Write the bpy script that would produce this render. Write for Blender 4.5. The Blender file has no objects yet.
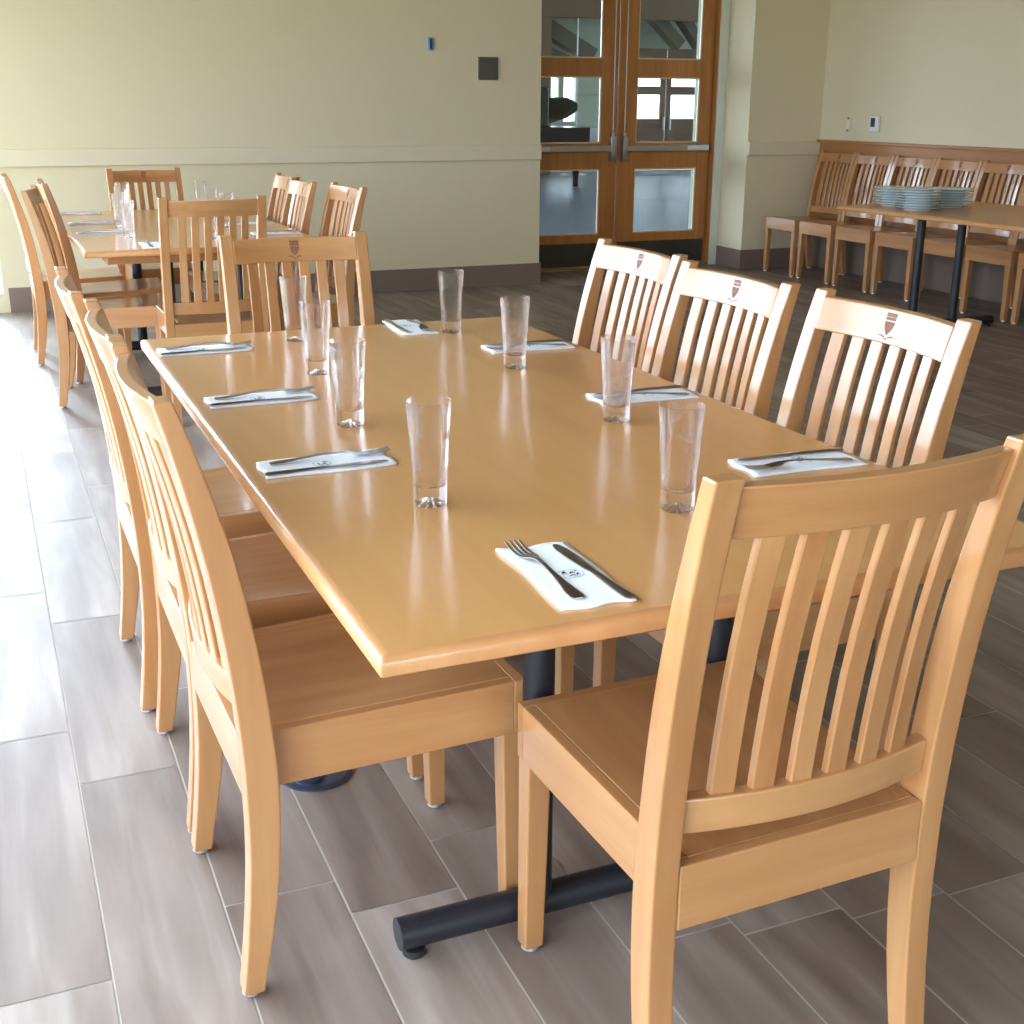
import bpy, bmesh, math, random
from mathutils import Vector, Matrix
random.seed(7)
PI = math.pi
sc = bpy.context.scene
C = bpy.data.collections.new('dining_hall'); sc.collection.children.link(C)

# ------------------------------------------------------------------ materials
def lin(c):
    c = c/255.0
    return c/12.92 if c <= .04045 else ((c+.055)/1.055)**2.4
def rgb(r, g, b): return (lin(r), lin(g), lin(b), 1)
def newmat(name):
    m = bpy.data.materials.new(name); m.use_nodes = True
    nt = m.node_tree; p = nt.nodes['Principled BSDF']
    return m, nt, p
def plain(name, col, rough=.5, metal=0, coat=0, spec=None):
    lo, hi = (.99, 1.01) if 'paint' in name else (.95, 1.04)
    m, nt, p = newmat(name)
    n = nt.nodes.new('ShaderNodeTexNoise'); n.inputs['Scale'].default_value = 14; n.inputs['Detail'].default_value = 3
    tc = nt.nodes.new('ShaderNodeTexCoord'); nt.links.new(tc.outputs['Object'], n.inputs['Vector'])
    mx = nt.nodes.new('ShaderNodeMix'); mx.data_type = 'RGBA'
    mx.inputs[6].default_value = tuple(c*lo for c in col[:3])+(1,); mx.inputs[7].default_value = tuple(min(1, c*hi) for c in col[:3])+(1,)
    nt.links.new(n.outputs['Fac'], mx.inputs[0]); nt.links.new(mx.outputs[2], p.inputs['Base Color'])
    p.inputs['Roughness'].default_value = rough; p.inputs['Metallic'].default_value = metal
    p.inputs['Coat Weight'].default_value = coat; p.inputs['Coat Roughness'].default_value = .1
    if spec is not None: p.inputs['Specular IOR Level'].default_value = spec
    return m
def wood(name, c0, c1, axis, rough=.34, coat=.85, fine=1.0, coat_rough=.16):
    m, nt, p = newmat(name); L = nt.links.new
    tc = nt.nodes.new('ShaderNodeTexCoord'); oi = nt.nodes.new('ShaderNodeObjectInfo')
    ml = nt.nodes.new('ShaderNodeVectorMath'); ml.operation = 'SCALE'; ml.inputs['Scale'].default_value = 17
    cb = nt.nodes.new('ShaderNodeCombineXYZ')
    for k in range(3): L(oi.outputs['Random'], cb.inputs[k])
    L(cb.outputs[0], ml.inputs[0])
    ad = nt.nodes.new('ShaderNodeVectorMath'); L(tc.outputs['Object'], ad.inputs[0]); L(ml.outputs[0], ad.inputs[1])
    mp = nt.nodes.new('ShaderNodeMapping'); s = [26*fine]*3; s[axis] = 1.6*fine; mp.inputs['Scale'].default_value = s
    L(ad.outputs[0], mp.inputs['Vector'])
    n = nt.nodes.new('ShaderNodeTexNoise'); n.inputs['Scale'].default_value = 1; n.inputs['Detail'].default_value = 5; n.inputs['Roughness'].default_value = .6
    L(mp.outputs[0], n.inputs['Vector'])
    mp2 = nt.nodes.new('ShaderNodeMapping'); s = [5*fine]*3; s[axis] = .9*fine; mp2.inputs['Scale'].default_value = s
    L(ad.outputs[0], mp2.inputs['Vector'])
    n2 = nt.nodes.new('ShaderNodeTexNoise'); n2.inputs['Scale'].default_value = 1; n2.inputs['Detail'].default_value = 2
    L(mp2.outputs[0], n2.inputs['Vector'])
    av = nt.nodes.new('ShaderNodeMath'); av.operation = 'ADD'; L(n.outputs['Fac'], av.inputs[0]); L(n2.outputs['Fac'], av.inputs[1])
    ra = nt.nodes.new('ShaderNodeMath'); ra.operation = 'MULTIPLY_ADD'; L(oi.outputs['Random'], ra.inputs[0]); ra.inputs[1].default_value = .14; L(av.outputs[0], ra.inputs[2])
    mr = nt.nodes.new('ShaderNodeMapRange'); mr.inputs[1].default_value = .72; mr.inputs[2].default_value = 1.38
    L(ra.outputs[0], mr.inputs[0])
    mx = nt.nodes.new('ShaderNodeMix'); mx.data_type = 'RGBA'; mx.inputs[6].default_value = c0; mx.inputs[7].default_value = c1
    L(mr.outputs[0], mx.inputs[0]); L(mx.outputs[2], p.inputs['Base Color'])
    p.inputs['Roughness'].default_value = rough; p.inputs['Coat Weight'].default_value = coat; p.inputs['Coat Roughness'].default_value = coat_rough
    return m
WC0, WC1 = rgb(173, 115, 67), rgb(201, 148, 96)
M = {}
for i, a in enumerate('xyz'):
    M['wood_'+a] = wood('maple_grain_'+a, WC0, WC1, i)
    M['oak_'+a] = wood('door_oak_grain_'+a, rgb(164, 102, 44), rgb(194, 132, 68), i, .4, .2)
M['table_wood'] = wood('maple_tabletop', rgb(204, 142, 82), rgb(220, 163, 100), 1, .34, .6, .45, .16)
M['table_edge'] = wood('maple_table_edge', rgb(196, 134, 84), rgb(214, 157, 104), 1, .3, .5, .6)
M['panel_wood'] = wood('panel_maple', rgb(160, 104, 58), rgb(180, 122, 72), 1, .4, .25)
M['bead'] = wood('bead_painted_lit', rgb(206, 176, 130), rgb(222, 196, 154), 2)  # pale tone paints in the light caught along the door reveals
M['crest'] = plain('engraved_brown', rgb(134, 88, 66), .6)
M['black'] = plain('black_powder_coat', rgb(34, 36, 42), .42)
M['black_gloss'] = plain('black_lacquer', rgb(14, 14, 16), .25)
M['rubber'] = plain('rubber', rgb(28, 28, 28), .6)
M['glide'] = plain('nickel_glide', rgb(200, 200, 205), .3, .7)
M['steel'] = plain('brushed_steel', rgb(178, 176, 172), .35, .9)
M['cutlery'] = plain('polished_steel', rgb(186, 186, 190), .28, 1)
M['paint'] = plain('cream_paint', rgb(224, 211, 178), .7, 0, 0, .3)
M['paint_trim'] = plain('cream_trim_paint', rgb(226, 213, 182), .5, 0, 0, .4)
M['ceil_wood'] = wood('timber_ceiling', rgb(120, 88, 58), rgb(146, 110, 76), 1, .6, 0)
M['ceil'] = plain('white_ceiling', rgb(236, 234, 226), .8)
M['white_trim'] = plain('pale_green_white_trim', rgb(222, 224, 206), .5)
M['base_tile'] = plain('taupe_base_tile', rgb(132, 112, 100), .45)
M['paper'] = plain('napkin_paper', rgb(250, 252, 250), .8)
M['ink'] = plain('dark_blue_ink', rgb(44, 56, 80), .7)
M['ink_pale'] = plain('pale_blue_ink', rgb(206, 220, 228), .7)
M['plate'] = plain('glazed_white_china', rgb(224, 232, 234), .2, 0, .4)
M['plastic_white'] = plain('white_plastic', rgb(228, 226, 224), .4)
M['plastic_blue'] = plain('blue_plastic', rgb(120, 160, 205), .4)
M['screen'] = plain('dark_blue_screen', rgb(40, 56, 84), .2)
M['grey_dark'] = plain('dark_olive_grey', rgb(84, 82, 72), .55)
M['kick'] = plain('dark_bronze_kick', rgb(78, 76, 66), .35, .5)
M['hall_floor'] = plain('blue_grey_stone', rgb(118, 124, 136), .35)
M['hall_wall'] = plain('pale_green_cream', rgb(180, 190, 170), .7)
M['soffit'] = plain('brown_soffit', rgb(112, 84, 62), .6)
M['beam'] = plain('dark_roof_timber', rgb(92, 84, 70), .7)
M['grass'] = plain('lawn', rgb(150, 146, 122), .9)
M['floorbox'] = plain('blue_grey_cast_metal', rgb(92, 104, 124), .3, .8)
M['frame_metal'] = plain('pale_window_frame', rgb(220, 220, 214), .4)

def mat_pane(name, tint=(1, 1, 1, 1), f=.06):
    m, nt, p = newmat(name); nt.nodes.remove(p); L = nt.links.new
    o = nt.nodes['Material Output']
    t = nt.nodes.new('ShaderNodeBsdfTransparent'); t.inputs[0].default_value = tint
    g = nt.nodes.new('ShaderNodeBsdfGlossy'); g.inputs['Roughness'].default_value = .02
    fr = nt.nodes.new('ShaderNodeFresnel'); fr.inputs[0].default_value = 1.45
    ge = nt.nodes.new('ShaderNodeNewGeometry'); im = nt.nodes.new('ShaderNodeMapRange')      # same reflectance on both faces of the sheet
    im.inputs[3].default_value = 1.45; im.inputs[4].default_value = 1/1.45; L(ge.outputs['Backfacing'], im.inputs[0]); L(im.outputs[0], fr.inputs[0])
    mx = nt.nodes.new('ShaderNodeMixShader'); L(fr.outputs[0], mx.inputs[0]); L(t.outputs[0], mx.inputs[1]); L(g.outputs[0], mx.inputs[2])
    L(mx.outputs[0], o.inputs[0]); return m
M['pane'] = mat_pane('window_glass', (.96, .98, .97, 1))
M['door_glass'] = mat_pane('hall_dimming_glass', (.76, .79, .78, 1))  # tint added to darken the over-bright hall seen through the doors
def mat_tumbler():
    m, nt, p = newmat('clear_plastic_tumbler'); nt.nodes.remove(p); L = nt.links.new
    o = nt.nodes['Material Output']
    t = nt.nodes.new('ShaderNodeBsdfTransparent'); t.inputs[0].default_value = (.98, .975, .985, 1)
    g = nt.nodes.new('ShaderNodeBsdfGlass'); g.inputs['Roughness'].default_value = 0; g.inputs['IOR'].default_value = 1.46
    g.inputs[0].default_value = (1, .99, 1, 1)
    lw = nt.nodes.new('ShaderNodeLayerWeight'); lw.inputs[0].default_value = .35
    mr = nt.nodes.new('ShaderNodeMapRange'); mr.inputs[1].default_value = 0; mr.inputs[2].default_value = .6; mr.inputs[3].default_value = .12; mr.inputs[4].default_value = .75
    L(lw.outputs['Facing'], mr.inputs[0])
    mx = nt.nodes.new('ShaderNodeMixShader'); L(mr.outputs[0], mx.inputs[0]); L(t.outputs[0], mx.inputs[1]); L(g.outputs[0], mx.inputs[2])
    L(mx.outputs[0], o.inputs[0]); return m
M['tumbler'] = mat_tumbler()
def mat_tile():
    m, nt, p = newmat('wood_look_porcelain'); L = nt.links.new
    at = nt.nodes.new('ShaderNodeAttribute'); at.attribute_name = 'tile_tone'
    tc = nt.nodes.new('ShaderNodeTexCoord')
    cb = nt.nodes.new('ShaderNodeCombineXYZ'); 
    mu = nt.nodes.new('ShaderNodeMath'); mu.operation = 'MULTIPLY'; mu.inputs[1].default_value = 37; L(at.outputs['Fac'], mu.inputs[0])
    for k in range(3): L(mu.outputs[0], cb.inputs[k])
    ad = nt.nodes.new('ShaderNodeVectorMath'); L(tc.outputs['Object'], ad.inputs[0]); L(cb.outputs[0], ad.inputs[1])
    mp = nt.nodes.new('ShaderNodeMapping'); mp.inputs['Scale'].default_value = (16, 1.5, 1); L(ad.outputs[0], mp.inputs[0])
    n = nt.nodes.new('ShaderNodeTexNoise'); n.inputs['Scale'].default_value = 1; n.inputs['Detail'].default_value = 6; n.inputs['Distortion'].default_value = .6; L(mp.outputs[0], n.inputs['Vector'])
    mp2 = nt.nodes.new('ShaderNodeMapping'); mp2.inputs['Scale'].default_value = (5, 1.2, 1); L(ad.outputs[0], mp2.inputs[0])
    n2 = nt.nodes.new('ShaderNodeTexNoise'); n2.inputs['Scale'].default_value = 1; n2.inputs['Detail'].default_value = 3; L(mp2.outputs[0], n2.inputs['Vector'])
    s1 = nt.nodes.new('ShaderNodeMath'); s1.operation = 'ADD'; L(n.outputs['Fac'], s1.inputs[0]); L(n2.outputs['Fac'], s1.inputs[1])
    s2 = nt.nodes.new('ShaderNodeMath'); s2.operation = 'MULTIPLY_ADD'; L(at.outputs['Fac'], s2.inputs[0]); s2.inputs[1].default_value = .26; L(s1.outputs[0], s2.inputs[2])
    mr = nt.nodes.new('ShaderNodeMapRange'); mr.inputs[1].default_value = .75; mr.inputs[2].default_value = 1.5; L(s2.outputs[0], mr.inputs[0])
    cr = nt.nodes.new('ShaderNodeValToRGB'); e = cr.color_ramp.elements
    e[0].color = rgb(104, 85, 74); e[1].color = rgb(170, 155, 144); x = cr.color_ramp.elements.new(.5); x.color = rgb(136, 119, 108)
    L(mr.outputs[0], cr.inputs[0]); L(cr.outputs[0], p.inputs['Base Color'])
    p.inputs['Roughness'].default_value = .5; p.inputs['Specular IOR Level'].default_value = 1.0
    return m
M['tile'] = mat_tile()
M['grout'] = plain('pale_grout', rgb(196, 186, 174), .8)

# ------------------------------------------------------------------ mesh helpers
def me_obj(name, bm, mat, parent=None, smooth=False, mats=None):
    me = bpy.data.meshes.new(name)
    bmesh.ops.recalc_face_normals(bm, faces=bm.faces)
    bm.to_mesh(me); bm.free()
    for mm in (mats or [mat]): me.materials.append(mm)
    if smooth:
        for p in me.polygons: p.use_smooth = True
    o = bpy.data.objects.new(name, me); C.objects.link(o)
    if parent: o.parent = parent
    return o
def autosmooth(o, ang=35):
    me = o.data
    for p in me.polygons: p.use_smooth = True
    bm = bmesh.new(); bm.from_mesh(me)
    for e in bm.edges:
        e.smooth = not (len(e.link_faces) == 2 and e.calc_face_angle(0) > math.radians(ang))
    bm.to_mesh(me); bm.free()
    return o
def box(bm, x0, x1, y0, y1, z0, z1, bev=0, seg=2):
    vs = [bm.verts.new((x, y, z)) for x in (x0, x1) for y in (y0, y1) for z in (z0, z1)]
    idx = [(0, 1, 3, 2), (4, 6, 7, 5), (0, 4, 5, 1), (2, 3, 7, 6), (0, 2, 6, 4), (1, 5, 7, 3)]
    fs = [bm.faces.new([vs[i] for i in q]) for q in idx]
    if bev:
        es = list({e for f in fs for e in f.edges})
        bmesh.ops.bevel(bm, geom=es, offset=bev, segments=seg, affect='EDGES', profile=.5)
def BM(): return bmesh.new()
def loft(bm, rings, cap=True, closed=True):
    R = [[bm.verts.new(v) for v in r] for r in rings]
    n = len(R[0])
    for a, b in zip(R, R[1:]):
        for i in range(n if closed else n-1):
            j = (i+1) % n
            bm.faces.new((a[i], a[j], b[j], b[i]))
    if cap:
        bm.faces.new(R[0][::-1]); bm.faces.new(R[-1])
    return R
def lathe(bm, prof, n=32, cx=0, cy=0, flute=None):
    rings = []
    for r, z in prof:
        rings.append([bm.verts.new((cx+(r*(flute(k, z) if flute else 1))*math.cos(2*PI*k/n), cy+(r*(flute(k, z) if flute else 1))*math.sin(2*PI*k/n), z)) for k in range(n)])
    for a, b in zip(rings, rings[1:]):
        for i in range(n):
            j = (i+1) % n; bm.faces.new((a[i], a[j], b[j], b[i]))
    bm.faces.new(rings[0][::-1]); bm.faces.new(rings[-1])
def tube(bm, p0, p1, r, n=20):
    p0, p1 = Vector(p0), Vector(p1); d = (p1-p0).normalized()
    a = d.orthogonal().normalized(); b = d.cross(a)
    loft(bm, [[p+a*r*math.cos(2*PI*k/n)+b*r*math.sin(2*PI*k/n) for k in range(n)] for p in (p0, p1)])
def bevel_all(bm, off, seg=2, ang=30):
    es = [e for e in bm.edges if len(e.link_faces) == 2 and e.calc_face_angle(0) > math.radians(ang)]
    bmesh.ops.bevel(bm, geom=es, offset=off, segments=seg, affect='EDGES', profile=.5)
def empty(name, loc=(0, 0, 0), rz=0):
    o = bpy.data.objects.new(name, None); C.objects.link(o); o.location = loc; o.rotation_euler = (0, 0, rz)
    o.empty_display_size = .1
    return o
def tag(o, label, cat, group=None):
    o['label'] = label; o['category'] = cat
    if group: o['group'] = group
    return o
def struct(o): o['kind'] = 'structure'; return o
def copy_tree(o, parent=None):
    c = o.copy(); C.objects.link(c)
    c.parent = parent
    for ch in list(o.children): copy_tree(ch, c)
    return c

# ------------------------------------------------------------------ room shell
XL, XR, YB, YF, ZC = -1.15, 6.42, -5.0, 7.8, 4.4
YF2, XJ, XD = 8.0, 5.69, 3.69          # right piece of far wall, its corner, left corner of the doorway
YDOOR = 8.45
def wallobj(name, boxes, mat):
    bm = BM()
    for b in boxes: box(bm, *b)
    return struct(me_obj(name, bm, mat))
# tiled floor
def build_floor():
    W, G = .2035, .0042
    xs0 = -.307
    verts, faces, tones, mats = [], [], [], []
    def quad(x0, x1, y0, y1, z, m, t):
        n = len(verts); verts.extend([(x0, y0, z), (x1, y0, z), (x1, y1, z), (x0, y1, z)]); faces.append((n, n+1, n+2, n+3)); tones.append(t); mats.append(m)
    known = {-1: .554, 0: 1.215, 1: .679, 2: .572, 3: .734, 6: .22, 7: .21, 10: 1.04, 9: .737}
    L = .914
    i0 = int(math.floor((XL-xs0)/W)); i1 = int(math.ceil((XR+.1-xs0)/W))
    rnd = random.Random(3)
    for i in range(i0, i1+1):
        x0, x1 = xs0+i*W, xs0+(i+1)*W
        x0c, x1c = max(x0+G/2, XL), min(x1-G/2, XR+.1)
        if x1c <= x0c: continue
        y = known.get(i, rnd.random()*L)
        y -= math.ceil((y-YB)/L)*L
        while y < 8.6:
            a, b = max(y+G/2, YB), min(y+L-G/2, 8.6)
            extra = [1.83] if False else []
            if b > a: quad(x0c, x1c, a, b, 0, 0, rnd.random())
            y += L
    quad(XL, XR+.1, YB, 8.6, -.0015, 1, .5)
    # slab sides/bottom
    n = len(verts)
    verts.extend([(XL, YB, -.0015), (XR+.1, YB, -.0015), (XR+.1, 8.6, -.0015), (XL, 8.6, -.0015), (XL, YB, -.12), (XR+.1, YB, -.12), (XR+.1, 8.6, -.12), (XL, 8.6, -.12)])
    for q in [(0, 4, 5, 1), (1, 5, 6, 2), (2, 6, 7, 3), (3, 7, 4, 0), (4, 7, 6, 5)]:
        faces.append(tuple(n+k for k in q)); tones.append(.5); mats.append(1)
    me = bpy.data.meshes.new('floor'); me.from_pydata(verts, [], faces)
    me.materials.append(M['tile']); me.materials.append(M['grout'])
    at = me.attributes.new('tile_tone', 'FLOAT', 'FACE')
    for k, t in enumerate(tones): at.data[k].value = t; me.polygons[k].material_index = mats[k]
    me.update()
    o = bpy.data.objects.new('floor', me); C.objects.link(o); struct(o)
build_floor()
wallobj('ceiling', [(XL-.2, XR+.2, YB-.2, YDOOR+.1, ZC, ZC+.15)], M['ceil_wood'])
# far wall with the doorway recess
FW = (-1.1, -.25)     # window in the far wall, left of the frame
wallobj('wall_far', [(XL-.2, FW[0], YF, YF+.2, 0, ZC), (FW[0], FW[1], YF, YF+.2, 0, .12), (FW[0], FW[1], YF, YF+.2, 3.0, ZC), (FW[1], XD-.2, YF, YF+.2, 0, ZC), (XD-.2, XD, YF, YF+.9, 0, ZC)], M['paint'])
wallobj('wall_far_right', [(XJ, XR, YF2, YF2+.6, 0, ZC)], M['paint'])
wallobj('wall_above_door', [(XD, XJ, YDOOR-.1, YDOOR+.15, 2.5, ZC)], M['paint'])
wallobj('wall_right', [(XR, XR+.2, YB-.2, YF2+.6, 0, ZC)], M['paint'])
# window walls
wy = [(-4.6, -2.4), (-2.25, -.05), (0.1, 2.3), (2.45, 4.65), (4.8, 6.5), (6.6, 7.7)]
WZ0, WZ1 = .05, 2.6
bx = [(XL-.2, XL, YB-.2, YF+.9, 0, WZ0), (XL-.2, XL, YB-.2, YF+.9, WZ1, ZC)]
ed = [YB-.2]+[v for w in wy for v in w]+[YF+.9]
for k in range(0, len(ed), 2): bx.append((XL-.2, XL, ed[k], ed[k+1], WZ0, WZ1))
wallobj('wall_left', bx, M['paint'])
bwx = [(-.9, 1.0)]
bx = [(XL, XR, YB-.2, YB, 0, .7), (XL, XR, YB-.2, YB, WZ1, ZC)]
ed = [XL]+[v for w in bwx for v in w]+[XR]
for k in range(0, len(ed), 2): bx.append((ed[k], ed[k+1], YB-.2, YB, .7, WZ1))
wallobj('wall_back', bx, M['paint'])
wn = 0
def window(cx, cy, w, z0, z1, alongy, inward=1):
    global wn
    wn += 1
    r = struct(empty('window_%d' % wn, (cx, cy, z0), 0 if not alongy else PI/2))
    h = z1-z0; f = .05; bm = BM()
    box(bm, -w/2, -w/2+f, -.04, .04, 0, h); box(bm, w/2-f, w/2, -.04, .04, 0, h)
    box(bm, -w/2+f, w/2-f, -.04, .04, 0, f); box(bm, -w/2+f, w/2-f, -.04, .04, h-f, h)
    box(bm, -.025, .025, -.03, .03, f, h-f); box(bm, -w/2+f, w/2-f, -.028, .028, h*.68, h*.68+.05)
    me_obj('window_frame', bm, M['frame_metal'], r)
    bm = BM(); box(bm, -w/2+f, w/2-f, -.004, .004, f, h-f); me_obj('pane', bm, M['pane'], r)
    l = bpy.data.lights.new('portal', 'AREA'); l.shape = 'RECTANGLE'; l.size = w; l.size_y = h
    l.cycles.is_portal = True
    lo = bpy.data.objects.new('window_daylight', l); C.objects.link(lo)
    d = Vector((1, 0, 0)) if alongy else Vector((0, inward, 0))
    lo.location = Vector((cx, cy, (z0+z1)/2))-d*.08
    lo.rotation_euler = d.to_track_quat('-Z', 'Y').to_euler()
for a, b in wy: window(XL-.1, (a+b)/2, b-a, WZ0, WZ1, True)
window((FW[0]+FW[1])/2, YF+.1, FW[1]-FW[0], .12, 3.0, False, -1)
for a, b in bwx: window((a+b)/2, YB-.1, b-a, .7, WZ1, False)

# chair rails, base tile, casings
def trim(name, b, mat, bev=.004):
    bm = BM(); box(bm, *b, bev=bev); return struct(me_obj(name, bm, mat))
trim('trim_1', (FW[1]+.03, XD, YF-.03, YF, .95, 1.06), M['paint_trim'])
trim('trim_2', (XJ, XR, YF2-.03, YF2, .95, 1.06), M['paint_trim'])
def baseboard(name, b): 
    bm = BM(); box(bm, *b, bev=.002); return struct(me_obj(name, bm, M['base_tile']))
baseboard('baseboard_far', (FW[1]+.03, XD+.012, YF-.012, YF, 0, .165))
baseboard('baseboard_doorway_left', (XD, XD+.012, YF, YDOOR-.06, 0, .165))
baseboard('baseboard_far_right', (XJ-.012, XR, YF2-.012, YF2, 0, .165))
baseboard('baseboard_doorway_right', (XJ-.012, XJ, YF2, YDOOR-.06, 0, .165))
baseboard('baseboard_right', (XR-.012, XR, YB, 3.0, 0, .165))
baseboard('baseboard_right_tall', (XR-.012, XR, 3.0, YF2-.012, 0, .419))
baseboard('baseboard_left', (XL, XL+.012, YB, YF, 0, .11))

# ------------------------------------------------------------------ double door
def door(idx, x0, x1, meet_right):
    r = struct(empty('door_%d' % idx, (x0, YDOOR, 0)))
    w = x1-x0; H = 2.44
    sl, srt = (.12, .15) if meet_right else (.17, .12)
    bm = BM()
    box(bm, 0, sl, 0, .045, .012, H, .003); box(bm, w-srt, w, 0, .045, .012, H, .003)
    rails = [(.012, .295), (.836, 1.042), (1.572, 1.712), (2.3, H)]
    for a, b in rails: box(bm, sl, w-srt, .002, .043, a, b, .003)
    me_obj('door_frame', bm, M['oak_z'], r)
    for a, b in ((.295, .836), (1.042, 1.572), (1.712, 2.3)):
        bm = BM(); box(bm, sl, w-srt, .026, .032, a, b); me_obj('pane', bm, M['door_glass'], r)
        bm = BM()
        for q in ((sl, sl+.012, a, b), (w-srt-.012, w-srt, a, b), (sl+.012, w-srt-.012, a, a+.012), (sl+.012, w-srt-.012, b-.012, b)):
            box(bm, q[0], q[1], .006, .0255, q[2], q[3])
        g = me_obj('glazing_bead', bm, M['bead'], r)
    bm = BM(); box(bm, .02, w-.02, -.004, 0, .03, .225, .001); me_obj('kick_plate', bm, M['kick'], r)
    # panic device
    e = w-.05 if meet_right else .05
    s = -1 if meet_right else 1
    bm = BM()
    xa, xb = sorted((e, e+s*(w-.09)))
    box(bm, xa, xb, -.055, -.008, .975, 1.03, .006)
    pb = me_obj('panic_bar', bm, M['steel'], r)
    bm = BM(); xa, xb = sorted((e+s*(w-.09), e+s*(w-.30))); box(bm, xa, xb, -.062, -.052, .982, 1.023, .002); me_obj('bar_cover', bm, M['plastic_white'], pb)
    bm = BM(); box(bm, e-.025, e+.025, -.06, 0, .9, 1.1, .008); lathe(bm, [(.018, 1.1), (.02, 1.13), (.012, 1.14)], 16, e, -.03)
    autosmooth(me_obj('latch_case', bm, M['steel'], r))
    bm = BM(); tube(bm, (e, -.03, 1.13), (e, -.03, H-.03), .0055, 12); autosmooth(me_obj('latch_rod', bm, M['steel'], r))
    bm = BM(); box(bm, e-.02, e+.02, -.04, 0, H-.1, H-.02, .004); me_obj('rod_guide', bm, M['steel'], r)
door(1, 3.79, 4.685, True)
door(2, 4.695, 5.595, False)
bm = BM()
box(bm, 3.69, 3.785, YDOOR-.06, YDOOR+.06, 0, 2.5, .003); box(bm, 5.6, 5.612, YDOOR-.05, YDOOR+.06, 0, 2.5, .003)
box(bm, 3.785, 5.6, YDOOR-.05, YDOOR+.06, 2.445, 2.5, .003)
struct(me_obj('trim_3', bm, M['oak_z']))
bm = BM(); box(bm, 5.614, 5.69, YDOOR-.07, YDOOR+.02, 0, 2.5, .004); struct(me_obj('trim_4', bm, M['white_trim']))
bm = BM(); box(bm, 3.79, 5.6, YDOOR-.04, YDOOR+.07, .0005, .011, .002); struct(me_obj('trim_5', bm, M['steel']))

# ------------------------------------------------------------------ hall beyond the doors
HX0, HX1, HY0, HY1, HZ = 1.0, 22.0, 8.6, 23.0, 5.2
trim('floor_hall', (HX0, HX1, HY0+.001, HY1, -.12, -.001), M['hall_floor'], 0)
trim('ceiling_hall', (HX0, HX1, HY0+.4, HY1, HZ, HZ+.15), M['ceil'], 0)
trim('wall_hall_above', (XD, XJ, YDOOR+.15, HY0+.3, 2.5, HZ), M['hall_wall'], 0)
trim('wall_hall_near_left', (.8, XD-.2, HY0, HY0+.3, 0, HZ), M['hall_wall'], 0)
trim('wall_hall_near_right', (XR+.2, HX1, HY0, HY0+.3, 0, HZ), M['hall_wall'], 0)
trim('wall_hall_near_upper', (XJ, XR+.2, HY0, HY0+.3, 0, HZ), M['hall_wall'], 0)
# end wall with window strips and a far double door opening
holes = [(10.72, 10.90, 1.0, 2.15), (11.02, 11.28, 1.0, 2.15), (12.4, 14.4, 0, 2.45)]
bx = []; cur = HX0
for (a, b, z0, z1) in holes:
    bx += [(cur, a, HY1, HY1+.2, 0, HZ), (a, b, HY1, HY1+.2, z1, HZ)]
    if z0 > 0: bx.append((a, b, HY1, HY1+.2, 0, z0))
    cur = b
bx.append((cur, HX1, HY1, HY1+.2, 0, HZ))
wallobj('wall_hall_far', bx, M['hall_wall'])
# long side walls, with unseen openings added to light the hall
bx = []
for (xx0, xx1) in ((HX0-.2, HX0), (HX1, HX1+.2)):
    bx += [(xx0, xx1, HY0, HY1, 0, .5), (xx0, xx1, HY0, HY1, 4.2, HZ)]
    for y in (8.6, 12.2, 15.8, 19.4): bx.append((xx0, xx1, y, y+.6, .5, 4.2))
    bx.append((xx0, xx1, 22.6, HY1, .5, 4.2))
wallobj('wall_hall_side', bx, M['hall_wall'])
# brown framed opening that crosses the hall
bm = BM(); box(bm, 7.5, 16, 22, 22.2, 2.93, 4.8, .01); box(bm, 9.3, 10.28, 22, 22.2, 0, 2.93, .01); box(bm, 15.2, 16, 22, 22.2, 0, 2.93, .01)
struct(me_obj('trim_6', bm, M['soffit']))
# slim steel glazing bars
bm = BM(); tube(bm, (10.87, 22.1, 0), (10.87, 22.1, 2.93), .022, 10); tube(bm, (10.87, 22.1, 1.52), (11.75, 22.1, 1.52), .016, 10); tube(bm, (11.75, 22.1, 0), (11.75, 22.1, 2.93), .018, 10)
struct(me_obj('trim_7', bm, M['steel']))
# exposed roof trusses at the end of the hall
for k, (xa, za, xb, zb, th) in enumerate([(8.6, 3.0, 10.9, 2.15, .16), (9.2, 3.4, 11.4, 2.25, .3), (12.6, 3.2, 13.4, 2.5, .22), (13.3, 3.2, 13.9, 2.5, .2)]):
    bm = BM()
    d = Vector((xb-xa, 0, zb-za)).normalized(); n = Vector((-d.z, 0, d.x))*th/2
    a, b = Vector((xa, 22.4, za)), Vector((xb, 22.4, zb))
    loft(bm, [[a+n, a-n, a-n+Vector((0, .3, 0)), a+n+Vector((0, .3, 0))], [b+n, b-n, b-n+Vector((0, .3, 0)), b+n+Vector((0, .3, 0))]])
    box(bm, xa-.08, xa+.08, 22.4, 22.7, za, HZ)
    struct(me_obj('trim_%d' % (8+k), bm, M['beam']))
# far double doors
def far_door(i, x0, x1, hx):
    r = struct(empty('door_%d' % i, (x0, HY1+.05, 0))); w = x1-x0; bm = BM()
    box(bm, 0, .12, 0, .05, 0, 2.45); box(bm, w-.12, w, 0, .05, 0, 2.45)
    for a, b in ((0, 1.05), (1.53, 1.70), (1.88, 2.45)): box(bm, .12, w-.12, 0, .05, a, b)
    me_obj('door_frame', bm, M['soffit'], r)
    bm = BM(); box(bm, .12, w-.12, .02, .03, 1.05, 2.3); me_obj('pane', bm, M['pane'], r)
    bm = BM(); tube(bm, (hx, -.06, .82), (hx, -.06, 1.08), .03, 10); me_obj('pull_handle', bm, M['steel'], r)
far_door(3, 12.45, 13.42, .92); far_door(4, 13.44, 14.35, .08)
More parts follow.
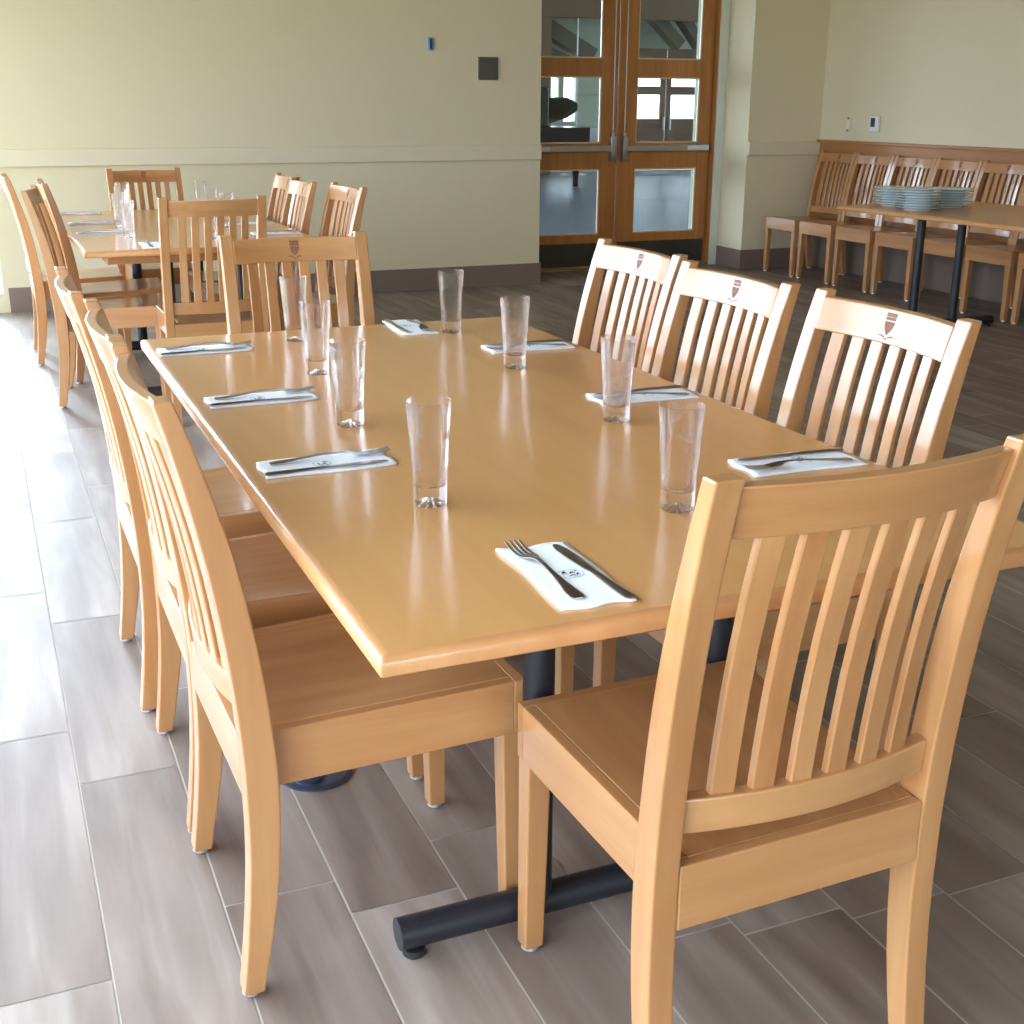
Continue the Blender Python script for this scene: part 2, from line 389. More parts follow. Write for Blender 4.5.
# piano
pn = tag(empty('grand_piano', (8.9, 18.6, 0)), 'black grand piano with raised lid seen through the left glass door', 'piano')
def piano():
    out = [(-1.3, -.75), (-1.3, .75), (-.1, .75), (.35, .6), (.6, .25), (.62, -.15), (.5, -.5), (.2, -.72)]
    bm = BM(); loft(bm, [[Vector((x, y, z)) for x, y in out] for z in (.62, .98)]); bevel_all(bm, .01)
    me_obj('piano_case', bm, M['black_gloss'], pn)
    lid = [(-1.3, .0), (-.1, .0), (.15, .1), (.36, .35), (.42, .7), (.32, 1.0), (.05, 1.25), (-1.3, 1.3)]
    bm = BM(); ang = math.radians(42)
    pts = [Vector((x, .75-v*math.cos(ang), 1.0+v*math.sin(ang)*.5)) for x, v in lid]
    loft(bm, [[p for p in pts], [p+Vector((0, .02, .03)) for p in pts]])
    me_obj('piano_lid', bm, M['black_gloss'], pn)
    bm = BM(); box(bm, -.95, -.33, -.25, -.2, .98, 1.62, .02); me_obj('music_desk', bm, M['black_gloss'], pn)
    for (x, y) in ((-1.1, -.6), (-1.1, .6), (.3, 0)):
        bm = BM(); loft(bm, [[Vector((x+a*s, y+b*s, z)) for a, b in ((-1, -1), (1, -1), (1, 1), (-1, 1))] for z, s in ((.0, .035), (.12, .035), (.62, .07))])
        me_obj('leg', bm, M['black_gloss'], pn)
piano()

# exterior ground
bm = BM(); box(bm, -40, XL-.2, -40, 60, -.4, -.2); box(bm, XL-.2, .8, 8.72, 60, -.4, -.2); box(bm, XL-.2, 40, -40, YB-.2, -.4, -.2); box(bm, XL-.2, 40, 23.3, 60, -.4, -.2)
g = me_obj('ground', bm, M['grass']); struct(g)

# ------------------------------------------------------------------ wall fittings
def plate_on_far_wall():
    o = empty('card_reader', (2.808, YF, 1.765)); bm = BM(); box(bm, -.018, .018, -.02, 0, -.045, .045, .004)
    me_obj('reader_body', bm, M['plastic_blue'], o); bm = BM(); box(bm, -.009, .009, -.024, -.019, -.035, .035, .003); me_obj('reader_face', bm, M['screen'], o)
    tag(o, 'tiny narrow blue edged wall reader left of the dark square plate', 'card reader')
    o = empty('wall_plate', (3.256, YF, 1.603)); bm = BM(); box(bm, -.076, .076, -.02, 0, -.08, .08, .004)
    me_obj('plate_body', bm, M['grey_dark'], o); tag(o, 'dark grey square wall plate mounted left of the oak glass doors', 'wall plate')
    o = empty('light_switch', (XR, 7.62, 1.205)); bm = BM(); box(bm, -.008, 0, -.035, .035, -.058, .058, .003)
    me_obj('switch_plate', bm, M['paint_trim'], o); bm = BM(); box(bm, -.012, -.007, -.014, .014, -.034, .034, .002); me_obj('switch_rocker', bm, M['plastic_white'], o)
    for z in (-.048, .048):
        bm = BM(); box(bm, -.010, -.007, -.012, .012, z-.006, z+.006, .002); me_obj('screw_cover', bm, M['grey_dark'], o)
    tag(o, 'cream light switch with white rocker on the right wall nearer the corner', 'light switch')
    o = empty('thermostat', (XR, 7.27, 1.22)); bm = BM(); box(bm, -.03, 0, -.06, .06, -.07, .06, .012, 3)
    me_obj('thermostat_case', bm, M['plastic_white'], o); bm = BM(); box(bm, -.033, -.029, -.022, .03, -.03, .04, .002); me_obj('display', bm, M['screen'], o)
    tag(o, 'white thermostat with dark display on wall above the chair row', 'thermostat')
plate_on_far_wall()
# wooden wainscot panel with cap behind the chair row
pn2 = tag(empty('wood_wainscot', (XR-.001, 7.99, 0)), 'long honey wood wainscot panel with cap behind the row of chairs', 'wainscot')
bm = BM(); box(bm, -.014, 0, -4.9, 0, .42, 1.05, .002); me_obj('panel_board', bm, M['panel_wood'], pn2)
bm = BM(); box(bm, -.04, 0, -4.9, 0, 1.05, 1.075, .004); me_obj('panel_cap', bm, M['panel_wood'], pn2)

# ------------------------------------------------------------------ chair
PZ = [0, .06, .11, .17, .24, .30, .35, .41, .455, .53, .60, .68, .75, .83, .92, .985]
PR = [-.026, -.018, -.012, -.006, -.001, .001, .001, .001, -.001, -.006, -.013, -.023, -.034, -.049, -.070, -.087]
PF = [.008, .019, .029, .039, .047, .051, .053, .052, .049, .042, .034, .022, .008, -.012, -.038, -.060]
def interp(zs, vs, z):
    for a, b, p, q in zip(zs, zs[1:], vs, vs[1:]):
        if z <= b: return p+(q-p)*(z-a)/(b-a)
    return vs[-1]
def yc(z): return .5*(interp(PZ, PR, z)+interp(PZ, PF, z))
CW = .229
def bulge(x, b=.027): return -b*max(0, 1-(x/.192)**2)
def curved_board(bm, xa, xb, zs, t, nx=14, off=0, bb=.027):
    """board whose sections follow the lean of the back (y) and the scoop (x)"""
    rings = []
    for i in range(nx+1):
        x = xa+(xb-xa)*i/nx
        f = [Vector((x, yc(z)+off+bulge(x, bb)+t/2, z)) for z in zs]
        k = [Vector((x, yc(z)+off+bulge(x, bb)-t/2, z)) for z in zs[::-1]]
        rings.append(f+k)
    loft(bm, rings)
def make_chair():
    r = empty('dining_chair')
    # rear posts
    for s in (-1, 1):
        bm = BM(); rings = []
        N = 30
        for i in range(N+1):
            z = .008+(.985-.008)*i/N
            a, b = interp(PZ, PR, z), interp(PZ, PF, z)
            xo, xi = s*CW, s*(CW-.038)
            rings.append([Vector((xo, a, z)), Vector((xi, a, z)), Vector((xi, b, z)), Vector((xo, b, z))])
        loft(bm, rings)
        bmesh.ops.recalc_face_normals(bm, faces=bm.faces)
        bevel_all(bm, .003, 2, 45)
        p = autosmooth(me_obj('back_post', bm, M['wood_z'], r), 12)
        bm = BM(); lathe(bm, [(.0135, 0), (.0155, .002), (.0145, .0085)], 18, s*(CW-.019), -.009); me_obj('glide', bm, M['glide'], p)
    # seat frame, narrower than the posts at the rear and widening to the front
    DF, HF, HR = .477, .202, .188
    def hx(y): return HR+(HF-HR)*(y/DF)
    for s in (-1, 1):
        bm = BM(); rings = []
        for z, w in ((.008, .033), (.2, .037), (.372, .040)):
            xo = s*(HF-.0015); xi = xo-s*w; yo = DF-.001; yi = yo-w
            rings.append([Vector((xo, yo, z)), Vector((xi, yo, z)), Vector((xi, yi, z)), Vector((xo, yi, z))])
        loft(bm, rings); bmesh.ops.recalc_face_normals(bm, faces=bm.faces); bevel_all(bm, .003, 2, 45)
        p = autosmooth(me_obj('leg', bm, M['wood_z'], r), 12)
        bm = BM(); lathe(bm, [(.0135, 0), (.0155, .002), (.0145, .0085)], 18, s*(HF-.018), DF-.0175); me_obj('glide', bm, M['glide'], p)
    z0, z1 = .357, .4530
    def prism(bm, pts, za, zb): loft(bm, [[Vector((x, y, z)) for x, y in pts] for z in (za, zb)]); bmesh.ops.recalc_face_normals(bm, faces=bm.faces); bevel_all(bm, .0015, 1, 60)
    bm = BM(); prism(bm, [(-hx(DF-.02), DF-.02), (hx(DF-.02), DF-.02), (HF, DF), (-HF, DF)], z0, z1); me_obj('front_apron', bm, M['wood_x'], r)
    for s in (-1, 1):
        bm = BM(); ya, yb = .0185, DF-.0202
        prism(bm, [(s*hx(ya), ya), (s*(hx(ya)-.02), ya), (s*(hx(yb)-.02), yb), (s*hx(yb), yb)], z0, z1); me_obj('side_apron', bm, M['wood_y'], r)
    bm = BM(); box(bm, -.1905, .1905, .001, .018, z0, z1, .0025); me_obj('rear_apron', bm, M['wood_x'], r)
    # seat board, dished slightly
    bm = BM(); nu, nv = 12, 12; gt, gb = {}, {}
    def sz(u, v): return .4532-.006*max(0, 1-(2*u-1)**4)*max(0, math.sin(PI*min(1, max(0, (v-.06)/.88))))
    for i in range(nu+1):
        for j in range(nv+1):
            u, v = i/nu, j/nv; y = .0182+(DF-.0386)*v; x = (2*u-1)*(hx(y)-.0202)
            gt[i, j] = bm.verts.new((x, y, sz(u, v))); gb[i, j] = bm.verts.new((x, y, .4348))
    for i in range(nu):
        for j in range(nv):
            bm.faces.new((gt[i, j], gt[i+1, j], gt[i+1, j+1], gt[i, j+1])); bm.faces.new((gb[i, j], gb[i, j+1], gb[i+1, j+1], gb[i+1, j]))
    for j in range(nv):
        bm.faces.new((gt[0, j+1], gt[0, j], gb[0, j], gb[0, j+1])); bm.faces.new((gt[nu, j], gt[nu, j+1], gb[nu, j+1], gb[nu, j]))
    for i in range(nu):
        bm.faces.new((gt[i, 0], gt[i+1, 0], gb[i+1, 0], gb[i, 0])); bm.faces.new((gt[i+1, nv], gt[i, nv], gb[i, nv], gb[i+1, nv]))
    bmesh.ops.recalc_face_normals(bm, faces=bm.faces); bevel_all(bm, .001, 1, 60)
    autosmooth(me_obj('seat', bm, M['wood_y'], r), 12)
    for o in r.children:                        # seat frame rises slightly to the front
        if o.name.split('.')[0] in ('seat', 'front_apron', 'side_apron', 'rear_apron'):
            for v in o.data.vertices: v.co.z += -.009+.0145*v.co.y/DF
    xi = CW-.0375
    bm = BM(); curved_board(bm, -xi, xi, [.903, .92, .94, .955, .972], .022, 16, .006); bmesh.ops.recalc_face_normals(bm, faces=bm.faces); bevel_all(bm, .003, 2, 40)
    tr = autosmooth(me_obj('top_rail', bm, M['wood_x'], r), 12)
    bm = BM(); curved_board(bm, -xi, xi, [.486, .504, .519, .538], .024, 16, .002); bmesh.ops.recalc_face_normals(bm, faces=bm.faces); bevel_all(bm, .003, 2, 40)
    autosmooth(me_obj('lower_rail', bm, M['wood_x'], r), 12)
    for k in range(6):
        xc = (k-2.5)*.054
        bm = BM(); curved_board(bm, xc-.016, xc+.016, [.53+(.907-.53)*i/12 for i in range(13)], .013, 2, .004)
        bmesh.ops.recalc_face_normals(bm, faces=bm.faces); bevel_all(bm, .002, 1, 50)
        autosmooth(me_obj('slat', bm, M['wood_z'], r), 12)
    # engraved shield with a scroll below, on the front of the top rail
    bm = BM()
    def yf(x, z): return yc(z)+.006+bulge(x)+.0112
    def poly(pts, d=.0006):
        v = [bm.verts.new((x, yf(x, z)+d, z)) for x, z in pts]; f = bm.faces.new(v)
        e = bmesh.ops.extrude_face_region(bm, geom=[f]); 
        for q in e['geom']:
            if isinstance(q, bmesh.types.BMVert): q.co.y -= .0015
    Z = .942
    poly([(-.0145, Z+.022), (.0145, Z+.022), (.0145, Z+.0145), (-.0145, Z+.0145)])
    poly([(-.0145, Z+.0135), (.0145, Z+.0135), (.0143, Z+.0075), (-.0143, Z+.0075)])
    poly([(-.0141, Z+.005), (-.0095, Z+.005), (-.0085, Z-.003), (-.0045, Z-.012), (-.0005, Z-.017), (-.0005, Z-.0215), (-.0085, Z-.013), (-.013, Z-.003)])
    poly([(.0141, Z+.005), (.0095, Z+.005), (.0085, Z-.003), (.0045, Z-.012), (.0005, Z-.017), (.0005, Z-.0215), (.0085, Z-.013), (.013, Z-.003)])
    poly([(-.0085, Z+.005), (-.0008, Z+.005), (-.0008, Z-.0155), (-.0038, Z-.011), (-.0075, Z-.003)])
    poly([(.0085, Z+.005), (.0008, Z+.005), (.0008, Z-.0155), (.0038, Z-.011), (.0075, Z-.003)])
    poly([(-.021, Z-.0225), (-.012, Z-.0215), (-.004, Z-.0255), (-.006, Z-.028), (-.013, Z-.0245), (-.021, Z-.0255)])
    poly([(.021, Z-.0225), (.012, Z-.0215), (.004, Z-.0255), (.006, Z-.028), (.013, Z-.0245), (.021, Z-.0255)])
    poly([(-.003, Z-.0275), (.003, Z-.0275), (.003, Z-.0315), (-.003, Z-.0315)])
    me_obj('crest', bm, M['crest'], tr)['label'] = 'dark engraved shield crest'
    return r
chair0 = make_chair(); used = []
def place_chair(facing, cx, cy, rot_extra, label, group):
    """cx,cy: point on the floor at the middle of the rear face line; facing: angle of the seat front direction"""
    c = chair0 if not used else copy_tree(chair0)
    used.append(1)
    c.location = (cx, cy, 0); c.rotation_euler = (0, 0, facing-PI/2+rot_extra)
    c.scale = (1, 1, 1) if abs(math.sin(facing)) > .5 else (1.04, 1, 1)
    tag(c, label, 'chair', group)
    return c
R = math.radians
GM, GB, GR = 'chairs around the near table', 'chairs around the far left table', 'chairs lined up against the right wall'
E0, EN = 0.0, PI/2     # facing +X, facing +Y
place_chair(EN, .556, -.087, R(1.2), 'maple slat-back chair in the foreground with its back to the viewer', GM).scale.x = 1.03
place_chair(E0, -.098, .657, R(1), 'maple chair on the near table\'s left side, closest to the viewer', GM)
place_chair(E0, -.100, 1.166, 0, 'middle maple chair on the left side of the near table', GM)
place_chair(E0, -.12, 1.725, 0, 'maple chair farthest along the left side of the near table', GM)
place_chair(PI, 1.245, .76, 0, 'maple chair with crest on the near table\'s right side, closest to the viewer', GM)
place_chair(PI, 1.225, 1.30, 0, 'middle maple chair with crest on the right side of the near table', GM)
place_chair(PI, 1.270, 1.865, 0, 'maple chair farthest along the right side of the near table, before the doors', GM)
place_chair(-PI/2, .515, 2.47, R(-1), 'maple chair with crest at the far end of the near table, facing the viewer', GM).scale.x = .98
place_chair(E0, -.055, 5.0, R(-8), 'maple chair on the far left table\'s left side, closest to the viewer', GB)
place_chair(E0, .03, 5.53, 0, 'maple chair pushed in at the middle of the far left table\'s left side', GB)
place_chair(E0, -.125, 6.08, 0, 'maple chair at the left edge of the photo by the far left table', GB)
place_chair(EN, .56, 4.245, 0, 'maple chair with back to viewer at the near end of the far left table', GB).scale.x = .98
place_chair(-PI/2, .59, 6.585, R(3), 'maple chair against the far wall at the head of the far left table', GB).scale.x = .94
place_chair(PI, 1.245, 4.77, R(3), 'pale lit chair nearest on the right side of the far left table', GB)
place_chair(PI, 1.135, 5.235, 0, 'middle chair on the right side of the far left table', GB)
place_chair(PI, 1.165, 5.715, 0, 'farthest chair on the right side of the far left table', GB)
ordn = ['first chair of the wall row, in the room corner', 'second chair of the wall row from the room corner', 'third chair of the wall row from the room corner',
        'fourth chair of the wall row from the room corner', 'fifth chair of the wall row from the room corner', 'sixth chair of the wall row, behind the plate table', 'chair of the wall row at the right edge of the photo']
for n, y in zip(ordn, (7.63, 7.148, 6.668, 6.19, 5.71, 5.232, 4.753)):
    place_chair(PI, 6.29, y, 0, 'maple slat-back '+n, GR)

# ------------------------------------------------------------------ tables
def make_table(x0, y0, W, L, label, underframe=False, cols=(.395, .735)):
    r = tag(empty('dining_table', (x0, y0, 0)), label, 'table', 'maple tables on black pedestals')
    # top with rounded corners and bull-nosed edge band
    def ring(off, z, rc=.003):
        a = off; pts = []
        for (cx, cy, st) in ((W-a-rc, a+rc, -PI/2), (W-a-rc, L-a-rc, 0), (a+rc, L-a-rc, PI/2), (a+rc, a+rc, PI)):
            for k in range(5): t = st+k*PI/8; pts.append(Vector((cx+rc*math.cos(t), cy+rc*math.sin(t), z)))
        return pts
    bm = BM(); prof = [(.0145, .7315), (.005, .732), (.001, .735), (0, .740), (0, .750), (.002, .7555), (.006, .7590), (.0145, .7598)]
    loft(bm, [ring(o, z) for o, z in prof], cap=False)
    R0 = ring(.0145, .7592)
    autosmooth(me_obj('edge_band', bm, M['table_edge'], r), 40)
    bm = BM(); loft(bm, [ring(.0145, .7315), ring(.0145, .7600)]); me_obj('tabletop', bm, M['table_wood'], r)
    if underframe:
        bm = BM(); box(bm, .1, W-.1, .1, .12, .69, .7315, .002); box(bm, .1, W-.1, L-.12, L-.1, .69, .7315, .002)
        box(bm, .1, .12, .12, L-.12, .69, .7315, .002); box(bm, W-.12, W-.1, .12, L-.12, .69, .7315, .002)
        me_obj('underframe', bm, M['wood_x'], r)
    for py in (.43, L-.43):
        bm = BM(); tube(bm, (.142, py, .044), (W-.10, py, .044), .0275, 28)
        b = autosmooth(me_obj('pedestal_foot', bm, M['black'], r), 40)
        for gx in (.17, W-.13):
            bm = BM(); lathe(bm, [(.019, 0), (.021, .003), (.019, .013), (.009, .015), (.009, .022)], 18, gx, py); autosmooth(me_obj('levelling_glide', bm, M['rubber'], b))
        for cx in cols:
            bm = BM(); tube(bm, (cx, py, .05), (cx, py, .723), .0265, 28); autosmooth(me_obj('column', bm, M['black'], r), 40)
            bm = BM(); box(bm, cx-.1, cx+.1, py-.2, py+.2, .722, .7315, .002); me_obj('mounting_plate', bm, M['black'], r)
    return r
TZ = .7605
make_table(0, 0, 1.065, 2.17, 'large maple table in the foreground laid with glasses and cutlery')
make_table(.035, 4.33, 1.065, 2.12, 'maple table at far left against the cream wall, laid for dining', True)
make_table(4.66, 3.22, 1.065, 2.15, 'maple table at right holding three stacks of plates', False, (.32, .64))

# round floor outlet under the near table
fo = tag(empty('floor_outlet', (.165, 1.075, 0)), 'round blue grey metal outlet cover in the floor under the near table', 'floor outlet')
bm = BM(); lathe(bm, [(.080, .0), (.080, .003), (.074, .0055), (.066, .006), (.064, .0035)], 40); autosmooth(me_obj('cover_ring', bm, M['floorbox'], fo))
bm = BM(); lathe(bm, [(.030, .003), (.030, .008), (.027, .009)], 28, -.02, -.02); lathe(bm, [(.018, .003), (.018, .007), (.015, .008)], 24, .032, .015); autosmooth(me_obj('outlet_lid', bm, M['floorbox'], fo))

# ------------------------------------------------------------------ tumblers
def make_glass():
    n = 60
    def fl(k, z):
        if z < .03 or z > .15: return 1
        return 1-.022*abs(math.cos(5*2*PI*k/n))
    bm = BM(); rings = []
    def ringv(r, z, f=True, lobes=0):
        out = []
        for k in range(n):
            t = 2*PI*k/n; rr = r
            if f and .036 < z < .152: rr = r*(1-.02*(1-abs(math.cos(6*t))))
            if lobes: rr = r*(1+lobes*math.cos(9*t))
            out.append(bm.verts.new((rr*math.cos(t), rr*math.sin(t), z)))
        return out
    prof = [(.0225, .0, 0, .0), (.0255, .002, 0, .03), (.0265, .010, 0, .03), (.0268, .024, 0, .02), (.0272, .034, 0, 0), (.0276, .042, 1, 0), (.030, .080, 1, 0), (.0332, .13, 1, 0), (.0347, .152, 0, 0), (.0358, .166, 0, 0),
            (.0352, .1685, 0, 0), (.0342, .1665, 0, 0), (.0330, .15, 0, 0), (.0300, .10, 0, 0), (.0262, .050, 0, 0), (.0248, .036, 0, 0), (.022, .0325, 0, 0), (.012, .030, 0, 0), (.004, .0305, 0, 0)]
    for r, z, f, l in prof: rings.append(ringv(r, z, f, l))
    for a, b in zip(rings, rings[1:]):
        for i in range(n): j = (i+1) % n; bm.faces.new((a[i], a[j], b[j], b[i]))
    # star dimples underneath
    mid = []
    for k in range(n):
        t = 2*PI*k/n; mid.append(bm.verts.new((.015*math.cos(t), .015*math.sin(t), .004+.003*math.cos(9*t))))
    for i in range(n): j = (i+1) % n; bm.faces.new((rings[0][j], rings[0][i], mid[i], mid[j]))
    c = bm.verts.new((0, 0, .012))
    for i in range(n): j = (i+1) % n; bm.faces.new((mid[j], mid[i], c))
    bm.faces.new(rings[-1])
    o = me_obj('tumbler', bm, M['tumbler']); autosmooth(o, 40)
    return o
# ------------------------------------------------------------------ napkin, fork, knife (local: diner looks along +Y)
def make_napkin():
    bm = BM(); w, l = .103, .232; nx, ny = 12, 22; t = {}; b = {}
    for i in range(nx+1):
        for j in range(ny+1):
            x = -w/2+w*i/nx; y = -l/2+l*j/ny
            ed = .0016*math.sin(9*x*10)*(abs(y)/(l/2))**6
            xx = x+.0025*math.sin(y*28+1)*(abs(x)/(w/2))**3; yy = y+ed*2
            z = .0030+.0010*math.sin(x*60+y*18)*math.cos(y*22)+.0008*(abs(x)/(w/2))**4
            t[i, j] = bm.verts.new((xx, yy, z)); b[i, j] = bm.verts.new((xx, yy, 0))
    for i in range(nx):
        for j in range(ny):
            bm.faces.new((t[i, j], t[i+1, j], t[i+1, j+1], t[i, j+1])); bm.faces.new((b[i, j], b[i, j+1], b[i+1, j+1], b[i+1, j]))
    for j in range(ny):
        bm.faces.new((t[0, j+1], t[0, j], b[0, j], b[0, j+1])); bm.faces.new((t[nx, j], t[nx, j+1], b[nx, j+1], b[nx, j]))
    for i in range(nx):
        bm.faces.new((t[i, 0], t[i+1, 0], b[i+1, 0], b[i, 0])); bm.faces.new((t[i+1, ny], t[i, ny], b[i, ny], b[i+1, ny]))
    o = me_obj('napkin', bm, M['paper'], None, True)
    bm = BM()                                   # printed oval ring
    n = 32; a = [bm.verts.new((.004+.021*math.cos(2*PI*k/n), .016*math.sin(2*PI*k/n)-.01, .0046)) for k in range(n)]
    c = [bm.verts.new((.004+.0185*math.cos(2*PI*k/n), .0135*math.sin(2*PI*k/n)-.01, .0046)) for k in range(n)]
    for k in range(n): j = (k+1) % n; bm.faces.new((a[k], a[j], c[j], c[k]))
    e = me_obj('printed_ring', bm, M['ink_pale'], o)
    bm = BM()                                   # dark mark in its middle
    for (x, y, w_, h_) in ((-.004, -.006, .005, .007), (.003, -.008, .006, .005), (.009, -.013, .004, .006), (0, -.015, .008, .003), (.010, -.005, .003, .003)):
        x, y, w_, h_ = x*1.35-.001, (y+.01)*1.35-.01, w_*1.6, h_*1.6
        vs = [bm.verts.new((x+q*w_, y+s*h_+q*.001, .0048)) for q, s in ((0, -.5), (.5, -.1), (1, -.4), (.8, .5), (.3, .35))]; bm.faces.new(vs)
    me_obj('printed_mark', bm, M['ink'], o)
    return o
def strip(bm, sts, th=.0018, seg=6):
    """sts: (y, halfwidth, z, camber) stations"""
    rings = []
    for (y, hw, z, cam) in sts:
        top = [Vector((-hw+2*hw*i/seg, y, z+th+cam*(1-(2*i/seg-1)**2))) for i in range(seg+1)]
        bot = [Vector((-hw+2*hw*i/seg, y, z+cam*.6*(1-(2*i/seg-1)**2))) for i in range(seg, -1, -1)]
        rings.append(top+bot)
    loft(bm, rings)
def make_fork():
    bm = BM()
    strip(bm, [(-.105, .0065, .000, .0005), (-.10, .0095, .0002, .001), (-.085, .0095, .0008, .0012), (-.06, .0065, .003, .001), (-.03, .0038, .006, .0008), (0, .003, .0085, .0006), (.025, .0032, .009, .0004), (.035, .006, .0075, -.0002), (.045, .0115, .005, -.0008), (.06, .0125, .0025, -.001), (.066, .0125, .002, -.0008)])
    for k in range(4):
        xc = -.0105+k*.007
        rings = []
        for y, hw, z in ((.064, .0022, .0018), (.08, .0018, .0018), (.095, .0015, .003), (.108, .0012, .0055), (.113, .0006, .0068)):
            rings.append([Vector((xc-hw, y, z+.0018)), Vector((xc+hw, y, z+.0018)), Vector((xc+hw, y, z)), Vector((xc-hw, y, z))])
        loft(bm, rings)
    return autosmooth(me_obj('fork', bm, M['cutlery']), 50)
def make_knife():
    bm = BM()
    strip(bm, [(-.112, .005, 0, .001), (-.109, .0085, 0, .0025), (-.08, .0085, 0, .0028), (-.03, .0065, .0003, .0025), (-.005, .0055, .0006, .002), (.003, .0075, .0006, .0008), (.05, .009, .0006, .0004), (.085, .0085, .0006, .0004), (.102, .005, .0006, .0002), (.107, .0015, .0006, 0)], .0016)
    return autosmooth(me_obj('knife', bm, M['cutlery']), 50)
proto = {'tumbler': make_glass(), 'napkin': make_napkin(), 'fork': make_fork(), 'knife': make_knife()}
usedp = set()
def inst(kind, x, y, z, rz, label, cat, group):
    if kind in usedp: o = copy_tree(proto[kind])
    else: o = proto[kind]; usedp.add(kind)
    o.location = (x, y, z); o.rotation_euler = (0, 0, rz); tag(o, label, cat, group); return o
SET = [  # napkin centre, rotation (0 = looking +Y), extra, glass xy, place words
    (.304, .160, R(-1.5), (.234, .522), 'at the near end'),
    (.146, .803, -PI/2+R(1), (.255, 1.059), 'nearest on the left side'),
    (.147, 1.345, -PI/2+R(1.5), (.319, 1.562), 'in the middle of the left side'),
    (.130, 1.945, -PI/2+R(1), (.372, 2.00), 'farthest on the left side'),
    (.722, 2.075, PI+R(-3), (.801, 1.965), 'at the far end'),
    (.915, 1.680, PI/2+R(-1), (.775, 1.455), 'farthest on the right side'),
    (.918, 1.067, PI/2+R(-1), (.759, .897), 'in the middle of the right side'),
    (.921, .500, PI/2+R(-2), (.584, .352), 'nearest on the right side')]
def lay(ox, oy, tab, skip=(), sc_y=1.0, gsk=()):
    for k, (x, y, rz, g, w) in enumerate(SET):
        X, Y = ox+x+.004, oy+y*sc_y
        if k not in skip:
            inst('napkin', X, Y, TZ, rz, 'white paper napkin %s of the %s' % (w, tab), 'napkin', 'napkins on the %s' % tab)
            a = rz
            def loc(lx, ly): return X+lx*math.cos(a)-ly*math.sin(a), Y+lx*math.sin(a)+ly*math.cos(a)
            fx, fy = loc(-.024, .010); kx, ky = loc(.036, -.006)
            inst('fork', fx, fy, TZ+.0045, a+R(2 if k == 0 else (-3+2.3*(k % 3))), 'steel fork %s of the %s' % (w, tab), 'fork', 'forks on the %s' % tab)
            inst('knife', kx, ky, TZ+.0045, a+R(4 if k == 0 else (2-1.5*(k % 3))), 'steel knife %s of the %s' % (w, tab), 'knife', 'knives on the %s' % tab)
        if k not in gsk:
            inst('tumbler', ox+g[0]+.010, oy+g[1]*sc_y, TZ, k*.4, 'clear tall tumbler %s of the %s' % (w, tab), 'glass', 'tumblers on the %s' % tab)
lay(0, 0, 'near table')
lay(.035, 4.33, 'far left table', skip=(4, 5), sc_y=.977)

# ------------------------------------------------------------------ plates
def make_plate():
    bm = BM(); lathe(bm, [(.001, .002), (.075, .002), (.078, 0), (.084, 0), (.086, .004), (.112, .010), (.140, .0165), (.142, .0185), (.1405, .0195), (.112, .0135), (.086, .0075), (.001, .0065)], 48)
    return autosmooth(me_obj('plate', bm, M['plate']), 50)
proto['plate'] = make_plate(); proto['plate'].scale = (.95, .95, 1)
ords = ['bottom', 'second from bottom', 'third from bottom', 'fourth from bottom', 'fifth from bottom', 'sixth from bottom', 'seventh from bottom', 'eighth from bottom']
for (px, py, n, wd) in ((4.97, 5.20, 7, 'left'), (4.895, 4.895, 8, 'middle'), (5.235, 5.0, 7, 'right')):
    for k in range(n):
        o = ords[k] if k < n-1 else 'topmost'
        inst('plate', px+random.uniform(-.003, .003), py+random.uniform(-.003, .003), TZ+k*.0155, 0, 'white dinner plate, %s in the %s stack on the right hand table' % (o, wd), 'plate', 'plates stacked on the right hand table')

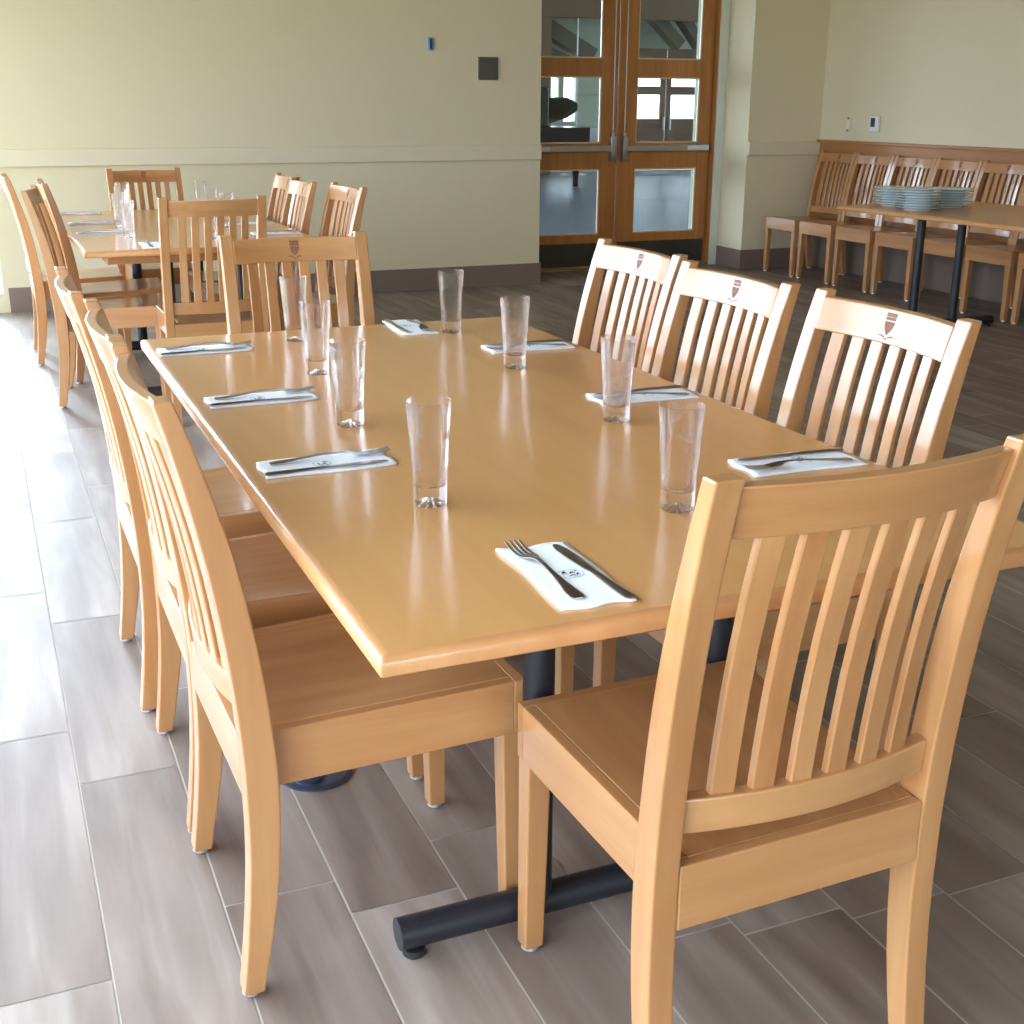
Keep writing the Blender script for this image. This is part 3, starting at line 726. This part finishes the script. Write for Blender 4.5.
# ------------------------------------------------------------------ world, camera, exposure
w = bpy.data.worlds.new('sky'); sc.world = w; w.use_nodes = True
bg = w.node_tree.nodes['Background']; bg.inputs[0].default_value = (.70, .82, 1.0, 1); bg.inputs[1].default_value = 3.0
wn_, wl_ = w.node_tree.nodes, w.node_tree.links.new      # hazy sky, brighter towards the low sun beyond the far left corner
tcw = wn_.new('ShaderNodeTexCoord'); dt = wn_.new('ShaderNodeVectorMath'); dt.operation = 'DOT_PRODUCT'
dt.inputs[1].default_value = Vector((-.16, .93, .34)).normalized(); wl_(tcw.outputs['Generated'], dt.inputs[0])
mxw = wn_.new('ShaderNodeMath'); mxw.operation = 'MAXIMUM'; mxw.inputs[1].default_value = 0; wl_(dt.outputs['Value'], mxw.inputs[0])
pw = wn_.new('ShaderNodeMath'); pw.operation = 'POWER'; pw.inputs[1].default_value = 9; wl_(mxw.outputs[0], pw.inputs[0])
ma = wn_.new('ShaderNodeMath'); ma.operation = 'MULTIPLY_ADD'; ma.inputs[1].default_value = 9; ma.inputs[2].default_value = 2.6; wl_(pw.outputs[0], ma.inputs[0])
wl_(ma.outputs[0], bg.inputs[1])
cam = bpy.data.cameras.new('camera'); co = bpy.data.objects.new('camera', cam); C.objects.link(co)
f = 1240.314; cam.sensor_fit = 'HORIZONTAL'; cam.sensor_width = 36; cam.lens = 36*f/1024; cam.clip_start = .05; cam.clip_end = 200
yaw, pitch, roll = .40086, .318955, .0046877
fw = Vector((math.sin(yaw)*math.cos(pitch), math.cos(yaw)*math.cos(pitch), -math.sin(pitch)))
r0 = Vector((math.cos(yaw), -math.sin(yaw), 0)); u0 = r0.cross(fw)
rr = math.cos(roll)*r0+math.sin(roll)*u0; uu = -math.sin(roll)*r0+math.cos(roll)*u0
m = Matrix.Identity(4)
for i in range(3): m[i][0] = rr[i]; m[i][1] = uu[i]; m[i][2] = -fw[i]
m.translation = Vector((-.3672, -1.25207, 1.36589))
co.matrix_world = m; sc.camera = co
sc.view_settings.view_transform = 'Standard'; sc.view_settings.look = 'None'; sc.view_settings.gamma = 1; sc.view_settings.use_curve_mapping = False
sc.view_settings.exposure = 1.88
sl = bpy.data.lights.new('sun', 'SUN'); sl.energy = 3; sl.angle = R(1); so = bpy.data.objects.new('sun', sl); C.objects.link(so)
so.rotation_euler = Vector((-.18, -1, -1.5)).to_track_quat('-Z', 'Y').to_euler()
sc.cycles.max_bounces = 10; sc.cycles.diffuse_bounces = 5; sc.cycles.glossy_bounces = 5; sc.cycles.transmission_bounces = 10; sc.cycles.transparent_max_bounces = 16
sc.cycles.use_denoising = True; sc.cycles.caustics_refractive = False; sc.cycles.sample_clamp_indirect = 8
